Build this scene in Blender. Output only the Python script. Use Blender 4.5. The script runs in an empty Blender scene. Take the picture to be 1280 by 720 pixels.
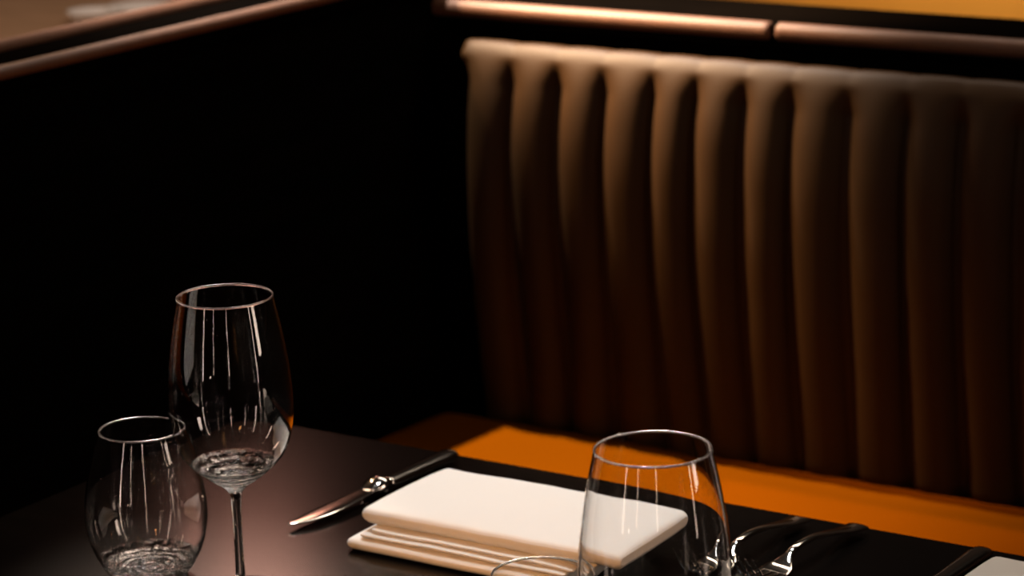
import bpy, bmesh, math, random
from mathutils import Vector, noise
random.seed(4)
sc = bpy.context.scene
COL = sc.collection
PI = math.pi

# ------------------------------------------------------------------ camera
# World frame: x runs along the banquette back, y into it, z up; the corner of the booth is the origin.
F_PX, PITCH, ROLL, YAW = 3500.0, math.radians(14.5), 0.031, math.radians(34)
CAM = Vector((1.826, -2.550, 1.454))
fw = Vector((-math.sin(YAW) * math.cos(PITCH), math.cos(YAW) * math.cos(PITCH), -math.sin(PITCH)))
rt = Vector((math.cos(YAW), math.sin(YAW), 0))
up = rt.cross(fw)
cx = rt * math.cos(ROLL) - up * math.sin(ROLL)
cy = rt * math.sin(ROLL) + up * math.cos(ROLL)

def at(px, py, z):
    """the place at height z seen at a pixel of the 1280x720 photograph"""
    d = fw + cx * ((px - 640) / F_PX) - cy * ((py - 360) / F_PX)
    return CAM + d * ((z - CAM.z) / d.z)

cam_d = bpy.data.cameras.new('camera')
cam = bpy.data.objects.new('camera', cam_d)
COL.objects.link(cam)
m = cam.matrix_world.copy()
for i, v in enumerate((cx, cy, -fw)):
    for j in range(3):
        m[j][i] = v[j]
m.translation = CAM
cam.matrix_world = m
cam_d.sensor_width = 36
cam_d.lens = F_PX / 1280 * 36
cam_d.clip_start = .05
cam_d.dof.use_dof = True
cam_d.dof.focus_distance = 1.80
cam_d.dof.aperture_fstop = 10
sc.camera = cam

# ------------------------------------------------------------------ materials
def mat(name, col, rough=.5, metal=0, spec=.5, coat=0, coat_rough=.1, bump=None, mix=None, sheen=0, trans=0, ior=1.5):
    """col base colour; mix=(colour2, scale, stretch) procedural variation; bump=(scale, strength, distance, stretch)"""
    M = bpy.data.materials.new(name); M.use_nodes = True
    nt = M.node_tree; b = nt.nodes['Principled BSDF']
    b.inputs['Base Color'].default_value = (*col, 1)
    b.inputs['Roughness'].default_value = rough
    b.inputs['Metallic'].default_value = metal
    b.inputs['Specular IOR Level'].default_value = spec
    b.inputs['Coat Weight'].default_value = coat
    b.inputs['Coat Roughness'].default_value = coat_rough
    b.inputs['Sheen Weight'].default_value = sheen
    b.inputs['Transmission Weight'].default_value = trans
    b.inputs['IOR'].default_value = ior
    tc = nt.nodes.new('ShaderNodeTexCoord')
    def tex(scale, stretch, detail=4):
        mp = nt.nodes.new('ShaderNodeMapping'); mp.inputs['Scale'].default_value = stretch
        nt.links.new(tc.outputs['Object'], mp.inputs['Vector'])
        n = nt.nodes.new('ShaderNodeTexNoise'); n.inputs['Scale'].default_value = scale
        n.inputs['Detail'].default_value = detail
        nt.links.new(mp.outputs['Vector'], n.inputs['Vector'])
        return n
    if mix:
        n = tex(mix[1], mix[2])
        r = nt.nodes.new('ShaderNodeValToRGB')
        r.color_ramp.elements[0].position = .35; r.color_ramp.elements[0].color = (*col, 1)
        r.color_ramp.elements[1].position = .7; r.color_ramp.elements[1].color = (*mix[0], 1)
        nt.links.new(n.outputs['Fac'], r.inputs['Fac'])
        nt.links.new(r.outputs['Color'], b.inputs['Base Color'])
    if bump:
        n = tex(bump[0], bump[3])
        bp = nt.nodes.new('ShaderNodeBump')
        bp.inputs['Strength'].default_value = bump[1]; bp.inputs['Distance'].default_value = bump[2]
        nt.links.new(n.outputs['Fac'], bp.inputs['Height'])
        nt.links.new(bp.outputs['Normal'], b.inputs['Normal'])
    return M

def weave_mat(name, col):
    M = mat(name, col, rough=.9, spec=.1, sheen=.1)
    nt = M.node_tree; b = nt.nodes['Principled BSDF']
    tc = nt.nodes.new('ShaderNodeTexCoord')
    hs = []
    for d in ('X', 'Y'):
        w = nt.nodes.new('ShaderNodeTexWave'); w.bands_direction = d
        w.inputs['Scale'].default_value = 260; w.inputs['Distortion'].default_value = 1.0
        nt.links.new(tc.outputs['Object'], w.inputs['Vector']); hs.append(w)
    ad = nt.nodes.new('ShaderNodeMath'); ad.operation = 'ADD'
    nt.links.new(hs[0].outputs['Fac'], ad.inputs[0]); nt.links.new(hs[1].outputs['Fac'], ad.inputs[1])
    bp = nt.nodes.new('ShaderNodeBump'); bp.inputs['Strength'].default_value = .25; bp.inputs['Distance'].default_value = .0004
    nt.links.new(ad.outputs[0], bp.inputs['Height']); nt.links.new(bp.outputs['Normal'], b.inputs['Normal'])
    return M

M_TABLE = mat('dark_lacquered_wood', (.0014, .0008, .0006), rough=.185, spec=.13, mix=((.0024, .0013, .001), 6, (1, 12, 1)), bump=(40, .04, .0005, (1, 14, 1)))
M_SEAT = mat('tan_leather', (.17, .037, .0004), rough=.6, spec=0, mix=((.155, .0335, .0003), 5, (1, 1, 1)), bump=(220, .12, .0006, (1, 1, 1)))
M_BACK = mat('taupe_leather', (.030, .0137, .0043), rough=.5, spec=.12, mix=((.0255, .0113, .0036), 7, (1, 1, 1)), bump=(180, .15, .0006, (1, 1, 1)))
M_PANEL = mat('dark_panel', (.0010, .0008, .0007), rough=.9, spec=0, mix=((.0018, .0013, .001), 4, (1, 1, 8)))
M_CAP = mat('varnished_mahogany', (.085, .035, .019), rough=.58, spec=.3, mix=((.105, .043, .022), 5, (8, 8, 20)), coat=.12, coat_rough=.35)
M_GLASS = mat('clear_glass', (1, 1, 1), rough=0, trans=1, ior=1.48)
M_RIM = mat('glass_rim', (1, 1, 1), rough=.2, trans=1, ior=1.48)
M_GBASE = mat('rippled_glass_bottom', (1, 1, 1), rough=.06, trans=1, ior=1.48)
def rings(M):
    nt = M.node_tree; b = nt.nodes['Principled BSDF']
    tc = nt.nodes.new('ShaderNodeTexCoord')
    w = nt.nodes.new('ShaderNodeTexWave'); w.wave_type = 'RINGS'; w.rings_direction = 'Z'
    w.inputs['Scale'].default_value = 52; w.inputs['Distortion'].default_value = 3
    w.inputs['Detail'].default_value = 2; w.inputs['Detail Scale'].default_value = 2.5
    nt.links.new(tc.outputs['Object'], w.inputs['Vector'])
    bp = nt.nodes.new('ShaderNodeBump'); bp.inputs['Strength'].default_value = 1; bp.inputs['Distance'].default_value = .0009
    nt.links.new(w.outputs['Fac'], bp.inputs['Height']); nt.links.new(bp.outputs['Normal'], b.inputs['Normal'])
rings(M_GBASE)
M_STEEL = mat('polished_steel', (.66, .60, .55), rough=.10, metal=1, mix=((.70, .64, .58), 30, (1, 1, 1)))
M_LINEN = weave_mat('white_linen', (.86, .83, .79))
M_LINEN2 = weave_mat('white_linen_second', (.84, .80, .75))
M_FLOOR = mat('dark_floor', (.02, .014, .01), rough=.5, mix=((.03, .02, .014), 2, (1, 8, 1)))
M_CEIL = mat('dark_ceiling', (.03, .025, .02), rough=.9, mix=((.035, .03, .025), 2, (1, 1, 1)))
M_WALL = mat('brown_plaster', (.02, .012, .008), rough=.85, mix=((.028, .016, .01), 3, (1, 1, 1)))
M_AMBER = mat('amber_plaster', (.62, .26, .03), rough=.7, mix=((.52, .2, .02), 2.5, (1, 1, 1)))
M_WOOD2 = mat('brown_table_wood', (.30, .18, .10), rough=.45, mix=((.40, .24, .14), 5, (1, 9, 1)))
M_CHINA = mat('glazed_china', (.8, .75, .7), rough=.15, mix=((.78, .73, .68), 5, (1, 1, 1)))

# ------------------------------------------------------------------ mesh helpers
def link(name, bm, material, parent=None, smooth=True, loc=None):
    bmesh.ops.recalc_face_normals(bm, faces=bm.faces)
    return link_raw(name, bm, material, parent, smooth, loc)

def link_raw(name, bm, material, parent=None, smooth=True, loc=None):
    me = bpy.data.meshes.new(name)
    for f in bm.faces: f.smooth = smooth and len(f.verts) <= 8
    bm.to_mesh(me); bm.free()
    me.materials.append(material)
    o = bpy.data.objects.new(name, me); COL.objects.link(o)
    if parent: o.parent = parent
    if loc is not None: o.location = loc
    return o

def thing(name, label, cat, loc, group=None, rotz=0):
    o = bpy.data.objects.new(name, None); COL.objects.link(o)
    o.location = loc; o.rotation_euler = (0, 0, rotz)
    o.empty_display_size = .05
    o['label'] = label; o['category'] = cat
    if group: o['group'] = group
    return o

def struct(o, label=None):
    o['kind'] = 'structure'
    return o

def box(bm, x0, x1, y0, y1, z0, z1, bev=0, seg=3):
    r = bmesh.ops.create_cube(bm, size=1)
    vs = r['verts']
    for v in vs:
        v.co = Vector((x0 if v.co.x < 0 else x1, y0 if v.co.y < 0 else y1, z0 if v.co.z < 0 else z1))
    if bev:
        es = list({e for v in vs for e in v.link_edges})
        bmesh.ops.bevel(bm, geom=es, offset=bev, segments=seg, profile=.5, affect='EDGES')
    return bm

def loft(rings, closed_ends=True, bm=None):
    bm = bm or bmesh.new()
    vr = [[bm.verts.new(p) for p in r] for r in rings]
    n = len(vr[0])
    for a, b in zip(vr, vr[1:]):
        for i in range(n):
            bm.faces.new((a[i], a[(i + 1) % n], b[(i + 1) % n], b[i]))
    if closed_ends:
        bm.faces.new(vr[0]); bm.faces.new(list(reversed(vr[-1])))
    return bm

def bar(stations, n=16, p=2.0, bm=None):
    """stations (x, y, z, half width across x, half thickness in z) running along y"""
    rings = []
    for x, y, z, w, t in stations:
        r = []
        for i in range(n):
            a = 2 * PI * i / n
            c, s = math.cos(a), math.sin(a)
            r.append((x + w * math.copysign(abs(c) ** (2 / p), c), y, z + t * math.copysign(abs(s) ** (2 / p), s)))
        rings.append(r)
    return loft(rings, bm=bm)

def spline(pts, k=8):
    """Catmull-Rom through tuples of any length"""
    out = []
    P = [pts[0]] + list(pts) + [pts[-1]]
    for i in range(1, len(P) - 2):
        for j in range(k):
            t = j / k
            out.append(tuple(.5 * (2 * b + (c - a) * t + (2 * a - 5 * b + 4 * c - d) * t * t + (3 * b - a - 3 * c + d) * t ** 3)
                             for a, b, c, d in zip(P[i - 1], P[i], P[i + 1], P[i + 2])))
    out.append(pts[-1])
    return out

def lathe(profile, n=96):
    """profile (r, z); r = 0 makes a pole.  Kept open or closed as the profile is."""
    bm = bmesh.new()
    prev = None
    for r, z in profile:
        if r < 1e-7:
            cur = [bm.verts.new((0, 0, z))]
        else:
            cur = [bm.verts.new((r * math.cos(2 * PI * i / n), r * math.sin(2 * PI * i / n), z)) for i in range(n)]
        if prev:
            for i in range(n):
                j = (i + 1) % n
                if len(prev) == 1 and len(cur) > 1: bm.faces.new((prev[0], cur[j], cur[i]))
                elif len(cur) == 1 and len(prev) > 1: bm.faces.new((prev[i], prev[j], cur[0]))
                elif len(cur) > 1: bm.faces.new((prev[i], prev[j], cur[j], cur[i]))
        prev = cur
    return bm

# ------------------------------------------------------------------ room
def room_box(name, *b, m=M_WALL):
    bm = bmesh.new(); box(bm, *b)
    return struct(link(name, bm, m, smooth=False))
XL, XR, YF, YB, ZC = -3.4, 3.6, -4.0, 2.4, 2.8
room_box('floor', XL, XR, YF, YB, -.1, 0, m=M_FLOOR)
room_box('ceiling', XL, XR, YF, YB, ZC, ZC + .1, m=M_CEIL)
room_box('wall_left', XL - .1, XL, YF, YB, 0, ZC)
room_box('wall_right', XR, XR + .1, YF, YB, 0, ZC)
room_box('wall_front', XL, XR, YF - .1, YF, 0, ZC)
room_box('wall_back', XL, XR, YB, YB + .1, 0, ZC)
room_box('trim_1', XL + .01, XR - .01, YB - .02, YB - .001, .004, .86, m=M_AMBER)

# ------------------------------------------------------------------ booth partitions
def partition_parts(root, L, top, depth, r0, bead, seams):
    """panel + cap + bullnose + rear bead; built running along local x from 0 to L, front face at y=0"""
    bm = bmesh.new(); box(bm, 0, L, .012, depth - .012, 0, top - .028)
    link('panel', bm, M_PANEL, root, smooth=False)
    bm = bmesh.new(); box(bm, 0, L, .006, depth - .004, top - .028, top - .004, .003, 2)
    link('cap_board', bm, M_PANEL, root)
    # front bullnose, in lengths that meet at a small gap
    xs = [0] + seams + [L]
    for a, b in zip(xs, xs[1:]):
        st = []
        for x, k in ((a + .004, .8), (a + .006, 1), (a + .010, 1), (b - .010, 1), (b - .006, 1), (b - .004, .8)):
            st.append([(x, r0 * .9 + r0 * k * math.cos(2 * PI * i / 20), top - .0025 - r0 * .8 + r0 * k * math.sin(2 * PI * i / 20)) for i in range(20)])
        link('edge_rail', loft(st), M_CAP, root)
    if bead:
        st = [[(x, depth - bead * 1.2 + bead * math.cos(2 * PI * i / 16), top - .001 + bead * math.sin(2 * PI * i / 16)) for i in range(16)] for x in (0, L)]
        link('rear_rail', loft(st), M_CAP, root)

pb = thing('booth_partition', 'low dark partition behind the channel-tufted back, topped by a rounded wooden rail', 'partition', (-.02, .03, 0))
partition_parts(pb, 2.4, .978, .15, .0098, 0, [at(975, 40, .965).x + .02])
pl = thing('booth_partition', 'low dark partition closing the booth on the left, with two shiny wooden edges', 'partition', (0, -2.1, 0), rotz=PI / 2)
# its local x runs along world y, local y runs along world -x
partition_parts(pl, 2.28, 1.017, .088, .0068, .0075, [])

# ------------------------------------------------------------------ banquette
bq = thing('banquette', 'corner bench with tan leather seat and tall channel-tufted brown back', 'banquette', (0, 0, 0))
def seat_cushion():
    bm = bmesh.new()
    X0, X1, Y0, Y1, Z0, Z1, R = .004, 2.3, -.60, .018, .36, .50, .03
    ring = []
    def arc(cxx, cyy, a0, a1, k=6):
        return [(cxx + R * math.cos(a0 + (a1 - a0) * i / k), cyy + R * math.sin(a0 + (a1 - a0) * i / k)) for i in range(k + 1)]
    pts = arc(Y0 + R, Z0 + R, 1.5 * PI, PI) + arc(Y0 + R, Z1 - R, PI, PI / 2)
    for i in range(1, 12): pts.append((Y0 + R + (Y1 - Y0 - 2 * R) * i / 12, Z1 + .004 * math.sin(PI * i / 12)))
    R2 = R
    pts += arc(Y1 - R, Z1 - R, PI / 2, 0) + arc(Y1 - R, Z0 + R, 0, -PI / 2)
    rings = []
    for x, k in ((X0, .93), (X0 + .004, .97), (X0 + .012, .995), (X0 + .025, 1), (X0 + .3, 1), (1.2, 1), (X1 - .02, 1), (X1, .95)):
        cyy, czz = (Y0 + Y1) / 2, (Z0 + Z1) / 2
        rings.append([(x, cyy + (y - cyy) * (1 - (1 - k) * .2), czz + (z - czz) * k) for y, z in pts])
    return loft(rings)
link('seat_cushion', seat_cushion(), M_SEAT, bq)
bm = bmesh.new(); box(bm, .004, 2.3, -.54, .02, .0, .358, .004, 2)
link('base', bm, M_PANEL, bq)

def tufted_back():
    bm = bmesh.new()
    edges = [.054, .120, .180, .240, .303, .357, .415, .470, .535, .601, .662]
    while edges[-1] < 2.25: edges.append(edges[-1] + .064)
    # profile (y, z, groove factor), from the rear of the top over the front to the seat crease
    prof = []
    NC = 26
    for i in range(NC + 1):
        a = PI / 2 * (1 - i / NC)
        ca, sa = math.cos(a), math.sin(a)
        zz = .785 + .155 * sa ** .8
        yy = .004 - .036 * ca ** 1.25
        prof.append((yy, zz, min(1, max(0, (.925 - zz) / .030))))
    prof = [(.026, .932, 0), (.018, .9385, 0), (.010, .9398, 0)] + prof
    for i in range(1, 21):
        t = i / 20
        z = .785 - t * (.785 - .495)
        prof.append((-.032 + .024 * t * t * (2 - t) , z, 1))
    K = 14
    cols = []
    for c, (a, b) in enumerate(zip(edges, edges[1:])):
        for k in range(K + (1 if b == edges[-1] else 0)):
            u = k / K
            x = a + (b - a) * u
            # a full, soft channel with a tight seam
            h = 1 - (1 - (1 - abs(2 * u - 1) ** 2.4)) ** 1.0
            h = (1 - abs(2 * u - 1) ** 2.2) ** .75
            wob = .0022 * noise.noise(Vector((c * 3.1, 7.7, 0)))
            cols.append((x, h, c, wob))
    grid = []
    for x, h, c, wob in cols:
        row = []
        for y, z, g in prof:
            crease = .0012 * noise.noise(Vector((x * 9, z * 14, c)))
            yy = y + g * (.021 * (1 - h)) + crease * g + wob * g
            zz = z - (1 - h) * .0012 * (1 - g)
            # slow sideways drift of the seams with height, as hand-made channels have
            xx = x + .005 * noise.noise(Vector((c * 1.7, z * 3.5, 2.2))) * g * (1 if 0 < x < 2.2 else 0)
            if x < edges[0] + .012: yy = yy + .014 * g * (1 - (x - edges[0]) / .012)
            row.append(bm.verts.new((xx, yy, zz)))
        grid.append(row)
    for r0, r1 in zip(grid, grid[1:]):
        for i in range(len(r0) - 1):
            bm.faces.new((r0[i], r0[i + 1], r1[i + 1], r1[i]))
    # close against the partition
    for r0, r1 in zip(grid, grid[1:]):
        pass
    back = []
    for row in (grid[0], grid[-1]):
        x = row[0].co.x
        b0 = bm.verts.new((x, .027, .495))
        bm.faces.new(row + [b0]); back.append(b0)
    bm.faces.new([r[0] for r in grid] + [back[1], back[0]])
    bm.faces.new([r[-1] for r in grid] + [back[1], back[0]])
    return bm
link('backrest', tufted_back(), M_BACK, bq)

# ------------------------------------------------------------------ dining table
TX0, TX1, TY0, TY1, TZ = .338, 1.78, -1.56, -.766, .75
tb = thing('dining_table', 'dark lacquered dining table laid with glasses, cutlery and white napkins', 'table', ((TX0 + TX1) / 2, (TY0 + TY1) / 2, 0))
def rounded_slab(x0, x1, y0, y1, z0, z1, R, r, k=8):
    def outline(o):
        pts = []
        for cxx, cyy, a0 in ((x1 - R, y1 - R, 0), (x0 + R, y1 - R, PI / 2), (x0 + R, y0 + R, PI), (x1 - R, y0 + R, 1.5 * PI)):
            for i in range(k + 1):
                a = a0 + PI / 2 * i / k
                pts.append((cxx + (R - o) * math.cos(a), cyy + (R - o) * math.sin(a)))
        return pts
    rings = []
    for o, z in ((r, z0), (r * .3, z0 + r * .3), (0, z0 + r), (0, z1 - r), (r * .3, z1 - r * .3), (r, z1)):
        rings.append([(px, py, z) for px, py in outline(o)])
    return loft(rings)
ox, oy = (TX0 + TX1) / 2, (TY0 + TY1) / 2
def tsh(x, y): return x - ox, y - oy
a0, b0 = tsh(TX0, TY0); a1, b1 = tsh(TX1, TY1)
link('tabletop', rounded_slab(a0, a1, b0, b1, .715, TZ, .03, .002), M_TABLE, tb, smooth=False)
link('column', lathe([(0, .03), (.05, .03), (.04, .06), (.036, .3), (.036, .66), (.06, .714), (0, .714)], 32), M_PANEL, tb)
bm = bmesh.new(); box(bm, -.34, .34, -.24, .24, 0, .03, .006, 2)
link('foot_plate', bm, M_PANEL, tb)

# ------------------------------------------------------------------ glasses
def wall_bm(outer, inner, bottom, foot=()):
    """the two walls of a vessel, open at the rim (the rim bead closes them)"""
    bm = lathe(list(foot) + outer)
    bmesh.ops.recalc_face_normals(bm, faces=bm.faces)
    # outer wall faces outwards
    f = max(bm.faces, key=lambda f: f.calc_center_median().xy.length)
    if f.normal.xy.dot(f.calc_center_median().xy) < 0: bmesh.ops.reverse_faces(bm, faces=bm.faces)
    b2 = lathe(list(reversed(inner)) + list(reversed(bottom)))
    bmesh.ops.recalc_face_normals(b2, faces=b2.faces)
    f = max(b2.faces, key=lambda f: f.calc_center_median().xy.length)
    if f.normal.xy.dot(f.calc_center_median().xy) > 0: bmesh.ops.reverse_faces(b2, faces=b2.faces)
    me = bpy.data.meshes.new('tmp'); b2.to_mesh(me); b2.free(); bm.from_mesh(me); bpy.data.meshes.remove(me)
    return bm

def thick_bottom(o, z):
    """the cast, slightly rippled bottom of the bowl"""
    o.data.materials.append(M_GBASE)
    for f in o.data.polygons:
        if f.center.z < z: f.material_index = 1

def wine_glass(name):
    """0.22 m tall; origin at the foot.  Outer and inner walls; bowl, stem and foot meet at shared rings."""
    outer = [(.0036, .068), (.0040, .074), (.0058, .0785), (.0105, .0830), (.0185, .0885), (.0280, .0965), (.0360, .1060), (.0408, .1170),
             (.0432, .1300), (.0440, .1440), (.0434, .1590), (.0417, .1750), (.0391, .1920), (.0362, .2070), (.0336, .2190)]
    outer = spline(outer, 6)
    th = .00085
    inner = [(max(r - th, 0), z) for r, z in outer if z > .0965]
    bottom = spline([(0, .0845), (.006, .0852), (.0125, .0878), (.0190, .0915), (inner[0][0] , inner[0][1] + .0006)], 5)[:-1]
    rim = [(outer[-1][0] - th / 2 + .00066 * math.cos(a), .2190 + .0006 + .00066 * math.sin(a)) for a in (-.7, -.2, .3, .9, PI / 2, PI - .9, PI - .3, PI + .2, PI + .7)]
    prof = outer
    t = thing('wine_glass', name, 'wine glass', (0, 0, 0), 'tall wine glasses on the table')
    thick_bottom(link_raw('bowl', wall_bm(outer, inner, bottom), M_GLASS, t), .100)
    link('rim', lathe([outer[-1]] + rim + [inner[-1]]), M_RIM, t)
    link('stem', lathe(spline([(.0044, .0075), (.0036, .014), (.0032, .03), (.0032, .055), (.0036, .068)], 5), 48), M_GLASS, t)
    link('foot', lathe([(.0044, .0075)] + spline([(.0044, .0075), (.009, .0046), (.020, .0028), (.034, .0018)], 5)[1:] + [(.0355, .0012), (.0353, .0004), (.034, .0002), (0, .0004)]), M_GLASS, t)
    return t

def stemless_glass(name):
    """0.112 m tall tumbler with an egg-shaped bowl and a thick base"""
    outer = [(.0235, .0002), (.0262, .0010), (.0292, .0045), (.0345, .0125), (.0398, .0240), (.0430, .0370), (.0441, .0490), (.0431, .0630),
             (.0403, .0780), (.0364, .0930), (.0325, .1050), (.0304, .1110)]
    outer = spline(outer, 6)
    th = .00095
    inner = [(r - th - .0012 * max(0, (.03 - z) / .03), z) for r, z in outer if z > .0100]
    bottom = spline([(0, .0066), (.010, .0068), (.0200, .0074), (.0270, .0088), inner[0]], 5)[:-1]
    rim = [(outer[-1][0] - th / 2 + .00066 * math.cos(a), .1110 + .0006 + .00066 * math.sin(a)) for a in (-.7, -.2, .3, .9, PI / 2, PI - .9, PI - .3, PI + .2, PI + .7)]
    t = thing('stemless_glass', name, 'glass', (0, 0, 0), 'stemless glasses on the table')
    thick_bottom(link_raw('bowl', wall_bm(outer, inner, bottom, [(0, .0012), (.018, .0010)]), M_GLASS, t), .016)
    link('rim', lathe([outer[-1]] + rim + [inner[-1]]), M_RIM, t)
    return t

def copy_tree(o, parent=None):
    c = o.copy(); COL.objects.link(c)
    if parent: c.parent = parent
    for ch in list(o.children): copy_tree(ch, c)
    return c
glass_l = wine_glass('tall empty wine glass standing left of the folded napkin, behind the stemless glass')
p = at(280.5, 370.5, TZ + .2195); glass_l.location = (p.x, p.y, TZ)
glass_r = copy_tree(glass_l); p = at(816, 561.5, TZ + .2195); glass_r.location = (p.x, p.y, TZ)
glass_r['label'] = 'tall wine glass in front of the folded napkin, nearest the forks'
st_l = stemless_glass('stemless glass with an egg-shaped bowl at the far left, left of the tall wine glass')
p = at(176, 537, TZ + .1115); st_l.location = (p.x, p.y, TZ)
st_r = copy_tree(st_l); p = at(676, 718, TZ + .1115); st_r.location = (p.x, p.y, TZ)
st_r['label'] = 'stemless glass showing only its rim at the bottom edge, in front of the napkin folds'

# ------------------------------------------------------------------ napkins
def cloth_layer(bm, x0, x1, y0, y1, z0, z1, seed=0, sag=0.0, end_r=.006, wave=.0006, tip=0):
    """one folded thickness of cloth: fully rounded long edges, softly rounded ends"""
    h = (z1 - z0) / 2
    N = 64
    rings = []
    for i in range(N + 1):
        t = i / N
        # more stations near the ends
        t = .5 - .5 * math.cos(PI * t) if False else t
        x = x0 + (x1 - x0) * t
        d = min(x - x0, x1 - x)
        k = 1 if d > end_r else math.sqrt(max(0, 1 - (1 - d / end_r) ** 2))
        rings.append((x, k))
    ext = [(x0 + end_r * f, math.sqrt(1 - (1 - f) ** 2)) for f in (.02, .08, .2, .4, .65)]
    rings = sorted([r for r in rings if x0 + end_r * .7 < r[0] < x1 - end_r * .7] + ext + [(x1 - (e[0] - x0), e[1]) for e in ext])
    out = []
    for x, k in rings:
        pts = []
        hh = h * (.25 + .75 * k)
        ins = (1 - k) * .004
        ya, yb = y0 + ins, y1 - ins
        M = 14
        e = min(hh, .0052)
        def zc(y):
            w = wave * noise.noise(Vector((x * 14, y * 14, seed * 5.3))) * 2 + .4 * wave * noise.noise(Vector((x * 50, y * 40, seed)))
            return (z0 + z1) / 2 + w + sag * (x - x0) / (x1 - x0)
        ring = []
        for j in range(M + 1):                       # top, front to rear
            y = ya + e + (yb - ya - 2 * e) * j / M
            pil = 1 - .18 * abs(2 * j / M - 1) ** 4
            ring.append((x, y, zc(y) + hh * pil))
        for j in range(1, 8):                        # rear edge
            a = PI / 2 - PI * j / 8
            ring.append((x, yb - e + e * math.cos(a), zc(yb) + hh * .82 * math.sin(a)))
        for j in range(M, -1, -1):
            y = ya + e + (yb - ya - 2 * e) * j / M
            ring.append((x, y, zc(y) * 1 - hh * (1 if h > .003 else .9) + (0)))
        for j in range(1, 8):
            a = -PI / 2 - PI * j / 8
            ring.append((x, ya + e + e * math.cos(a), zc(ya) + hh * .82 * math.sin(a)))
        out.append(ring)
    loft(out, bm=bm)

def folded_napkin(label, x0, y0, w, d, material):
    bm = bmesh.new()
    cloth_layer(bm, -.006, w - .040, -.012, d - .004, .0006, .0108, 1, wave=.0002, end_r=.006)
    cloth_layer(bm, .004, w - .036, -.0085, d - .003, .0122, .0148, 2, wave=.0007, end_r=.004)
    cloth_layer(bm, .012, w - .030, -.0045, d - .002, .0160, .0184, 3, wave=.0006, end_r=.004)
    cloth_layer(bm, 0, w, 0, d, .0192, .0325, 4, wave=.0009, end_r=.006)
    bmesh.ops.recalc_face_normals(bm, faces=bm.faces)
    o = link_raw('folded_napkin', bm, material, loc=(x0, y0, TZ))
    o['label'] = label; o['category'] = 'napkin'; o['group'] = 'folded napkins on the table'
    return o
folded_napkin('thick white linen napkin folded in layers between the long knife and the forks', .628, -.985, .222, .112, M_LINEN)
p = at(1238, 693, .7815)
folded_napkin('white folded napkin cut off at the lower right corner, right of the second knife', p.x, p.y - .108, .222, .112, M_LINEN2)

# ------------------------------------------------------------------ cutlery (along local y, handle end at +y, tip at -y)
def table_knife(label, x, y, rot):
    t = thing('table_knife', label, 'knife', (x, y, TZ), 'table knives beside the napkins', rot)
    # y = 0 is the handle end
    bl = []
    for s, xl, xr in ((-.103, -.0062, .0068), (-.115, -.0072, .0088), (-.135, -.0076, .0104), (-.155, -.0078, .0110), (-.172, -.0076, .0098),
                      (-.184, -.0068, .0066), (-.192, -.0058, .0022), (-.1965, -.0050, -.0020)):
        bl.append(((xl + xr) / 2, s, .0045 + .002 * (s + .2) / .1, (xr - xl) / 2, .0009))
    o = link('blade', bar([q for q in spline(bl, 5)], 16, 3.0), M_STEEL, t)
    link('bolster', bar(spline([(0, -.108, .0062, .0070, .0022), (0, -.101, .0070, .0092, .0050), (0, -.094, .0074, .0104, .0066), (0, -.0885, .0072, .0088, .0056), (0, -.084, .0064, .0066, .0040)], 4), 12, 2.6), M_STEEL, t)
    link('handle', bar(spline([(0, -.0845, .0060, .0062, .0038), (0, -.06, .0060, .0070, .0042), (0, -.025, .0064, .0080, .0046), (0, -.006, .0066, .0084, .0046), (0, 0, .0066, .0070, .0034)], 5), 16, 2.6), M_STEEL, t)
    return t

def dinner_fork(label, x, y, rot, L=.178):
    t = thing('dinner_fork', label, 'fork', (x, y, TZ), 'dinner forks beside the folded napkin', rot)
    k = L / .178
    hs = [(0, 0, .0050, .0070, .0010), (0, -.003, .0052, .0088, .0016), (0, -.02, .0066, .0082, .0017), (0, -.045, .0105, .0058, .0017),
          (0, -.075, .0140, .0036, .0020), (0, -.100, .0130, .0032, .0022), (0, -.110, .0095, .0040, .0020), (0, -.118, .0062, .0080, .0014)]
    hs = [(a, b * k, c, d, e) for a, b, c, d, e in hs]
    link('handle', bar(spline(hs, 6), 16, 2.2), M_STEEL, t)
    hd = [(0, -.117, .0064, .0074, .0014), (0, -.123, .0044, .0112, .0013), (0, -.130, .0034, .0124, .0012), (0, -.1345, .0031, .0124, .0011)]
    hd = [(a, b * k, c, d, e) for a, b, c, d, e in hd]
    link('head', bar(spline(hd, 5), 20, 2.6), M_STEEL, t)
    for i in range(4):
        xx = -.0102 + .0068 * i
        st = [(xx, -.133, .0031, .0021, .0011), (xx, -.145, .0032, .0019, .0011), (xx, -.158, .0052, .0016, .0011), (xx * .95, -.170, .0160, .0012, .0010), (xx * .93, -.178, .0255, .0007, .0007)]
        st = [(a, b * k, c, d, e) for a, b, c, d, e in st]
        link('tine', bar(spline(st, 5), 10), M_STEEL, t)
    return t
a = at(565, 568, TZ + .006); b = at(367, 658, TZ + .003)
table_knife('steel table knife lying left of the thick folded napkin, blade towards the glasses', a.x, a.y, math.atan2(a.x - b.x, -(b.y - a.y)) * -1)
a = at(1230, 690, TZ + .006); b = at(1185, 720, TZ + .006)
table_knife('steel table knife beside the cut-off napkin at the lower right corner', a.x, a.y, -math.atan2(a.x - b.x, a.y - b.y))
a = at(1002, 646, TZ + .006)
dinner_fork('steel fork nearest the folded napkin, its head seen through the tall wine glass', a.x, a.y, math.radians(-4), .153)
a = at(1075, 655, TZ + .006)
dinner_fork('steel fork lying right of the other fork, its tines curving up beside the wine glass', a.x, a.y, math.radians(-6), .153)

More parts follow.
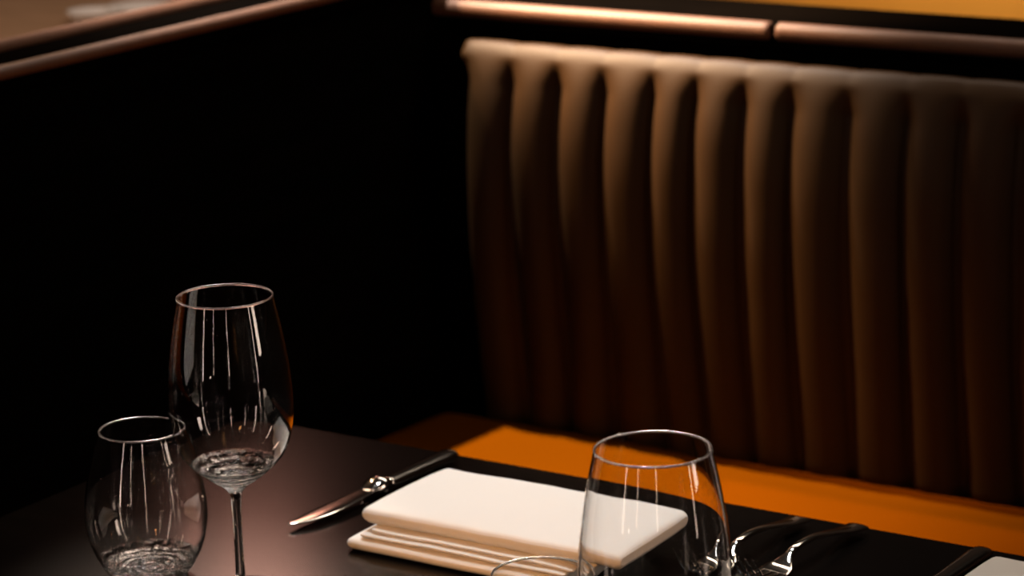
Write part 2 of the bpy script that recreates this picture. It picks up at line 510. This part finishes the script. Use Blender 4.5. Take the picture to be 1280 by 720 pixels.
# ------------------------------------------------------------------ beyond the partitions
q = at(60, 20, .75)
nt = thing('dining_table', 'blurred brown wooden table beyond the left partition', 'table', (q.x - .1, q.y - .05, 0))
link('tabletop', rounded_slab(-.62, .62, -.42, .42, .715, .75, .02, .003), M_WOOD2, nt, smooth=False)
link('column', lathe([(0, .03), (.05, .03), (.04, .06), (.036, .3), (.036, .66), (.06, .714), (0, .714)], 24), M_PANEL, nt)
bm = bmesh.new(); box(bm, -.28, .28, -.24, .24, 0, .03, .006, 2)
link('foot_plate', bm, M_PANEL, nt)
def plate(px, py, label, r=.09):
    q = at(px, py, .765)
    bm = lathe([(0, .004), (r * .55, .004), (r * .62, .002), (r * .64, .0), (r * .68, .004), (r * .98, .018), (r, .0195), (r * .985, .021), (r * .68, .0085), (r * .6, .0065), (0, .0065)], 48)
    o = link('plate', bm, M_CHINA, loc=(q.x, q.y, .7502))
    o['label'] = label; o['category'] = 'plate'; o['group'] = 'plates on the table beyond the left partition'
plate(118, 17, 'left pale blurred plate on the brown table beyond the left partition', .045)
plate(175, 11, 'right pale blurred plate on the brown table beyond the left partition', .055)

# ------------------------------------------------------------------ lights
def aim(o, target):
    d = Vector(target) - o.location
    o.rotation_euler = d.to_track_quat('-Z', 'Y').to_euler()
def spot(name, loc, target, watts, col, size_deg, blend, r):
    l = bpy.data.lights.new(name, 'SPOT'); l.energy = watts; l.color = col
    l.spot_size = math.radians(size_deg); l.spot_blend = blend; l.shadow_soft_size = r
    o = bpy.data.objects.new(name, l); COL.objects.link(o); o.location = loc; aim(o, target)
def bulb(name, loc, watts, col, r):
    l = bpy.data.lights.new(name, 'POINT'); l.energy = watts; l.color = col; l.shadow_soft_size = r
    o = bpy.data.objects.new(name, l); COL.objects.link(o); o.location = loc
def strip(name, loc, target, w, h, watts, col):
    l = bpy.data.lights.new(name, 'AREA'); l.shape = 'RECTANGLE'; l.size = w; l.size_y = h; l.energy = watts; l.color = col
    o = bpy.data.objects.new(name, l); COL.objects.link(o); o.location = loc; aim(o, target)
WARM = (1, .80, .58)
WHITE = (1, .93, .84)
spot('bench_downlight', (-.30, -.03, 2.45), (.16, -.16, .7), 470, WHITE, 36.5, 1, .014)
spot('back_downlight', (-.50, -.30, 1.90), (.14, .04, 1.12), 700, (1, .68, .40), 22.5, 1, .045)
spot('table_downlight', (.45, -.60, 2.5), (.70, -1.0, .75), 74, (.90, .97, 1), 25, .7, .075)
spot('seat_corner_fill', (2.2, -.6, 2.6), (.10, -.14, .5), 17, (.75, 1, .5), 14, .9, .06)  # added fill that lifts the shaded seat corner, no actual fixture
spot('napkin_front_fill', (1.60, -3.4, 2.10), (.74, -.96, .76), 165, (1, .43, .13), 9, .8, .12)  # added warm fill for the napkin's front folds, not a lamp of the room
spot('glass_backlight', (-.7, .5, 2.4), (.575, -1.11, .83), 1000, (1, .76, .60), 5.2, .5, .08)  # added backlights, one per glass pair, to make rims and bottoms sparkle
spot('glass_backlight', (-.1, .6, 2.4), (1.03, -1.25, .85), 1000, (1, .76, .60), 5.2, .5, .08)
SHEEN = at(325, 785, .75); dd = SHEEN - CAM; dd.z = -dd.z
bulb('neighbour_pendant', SHEEN + dd * 1.4, 3.6, (1, .44, .32), .10)
spot('neighbour_downlight', (-1.3, .2, 2.6), (-.5, .05, .9), 260, (1, .62, .36), 60, .8, .04)
spot('wall_washer', (-.40, 1.75, 1.2), (-.50, 2.4, .55), 26, (1, .84, .50), 62, .8, .05)
AMB = (1, .76, .60)
for k, (x, y, z, w, h, e) in enumerate(((3.0, -.9, 1.5, .035, 1.6, 3.2), (2.6, -3.4, 1.6, .025, 1.5, 2.5), (.2, -3.7, 1.6, .04, 1.7, 4.5), (-1.4, -2.9, 1.5, .07, 1.6, 5.5),
                                        (1.2, -3.8, 1.5, .02, 1.3, 1.4), (-2.9, -1.3, 1.65, .24, 1.6, 11), (-2.7, .1, 1.75, .30, 1.5, 13), (3.4, -.3, 1.3, .32, .8, 7))):
    strip('glass_streak_strip', (x, y, z), (.7, -1.1, z), w, h, e, AMB)  # added off-frame strips, there to draw streak reflections on the glasses
for x, y, w, h, e in ((.4, .75, 2.2, .35, 30), (.9, -1.35, .45, .16, 3)):
    strip('glass_glint_panel', (x, y, 2.74), (x, y - .001, 0), w, h, e, (1, .85, .7))  # added overhead area lights that brighten the glass rims and bottoms
for k in range(16):
    a = random.uniform(-.3, 3.6) + PI
    r = random.uniform(1.6, 2.6)
    x, y = .8 + r * math.cos(a), -1.2 + r * math.sin(a)
    x = max(-2.8, min(3.4, x)); y = max(-3.8, min(1.2, y))
    bulb('glint_bulb', (x, y, random.choice((.85, .9, 1.9, 2.2, 2.5))), .2, AMB, .013)  # added point lights scattered around for small glints in the glass

W = bpy.data.worlds.new('world'); sc.world = W; W.use_nodes = True
W.node_tree.nodes['Background'].inputs['Color'].default_value = (.9, .7, .5, 1)
W.node_tree.nodes['Background'].inputs['Strength'].default_value = .0

sc.cycles.caustics_reflective = False
sc.cycles.caustics_refractive = False
sc.cycles.max_bounces = 16
sc.cycles.transmission_bounces = 14
sc.cycles.glossy_bounces = 8
sc.cycles.use_denoising = True
vs = sc.view_settings
sc.display_settings.display_device = 'sRGB'
vs.view_transform = 'Standard'; vs.look = 'None'; vs.exposure = 0; vs.gamma = 1; vs.use_curve_mapping = False
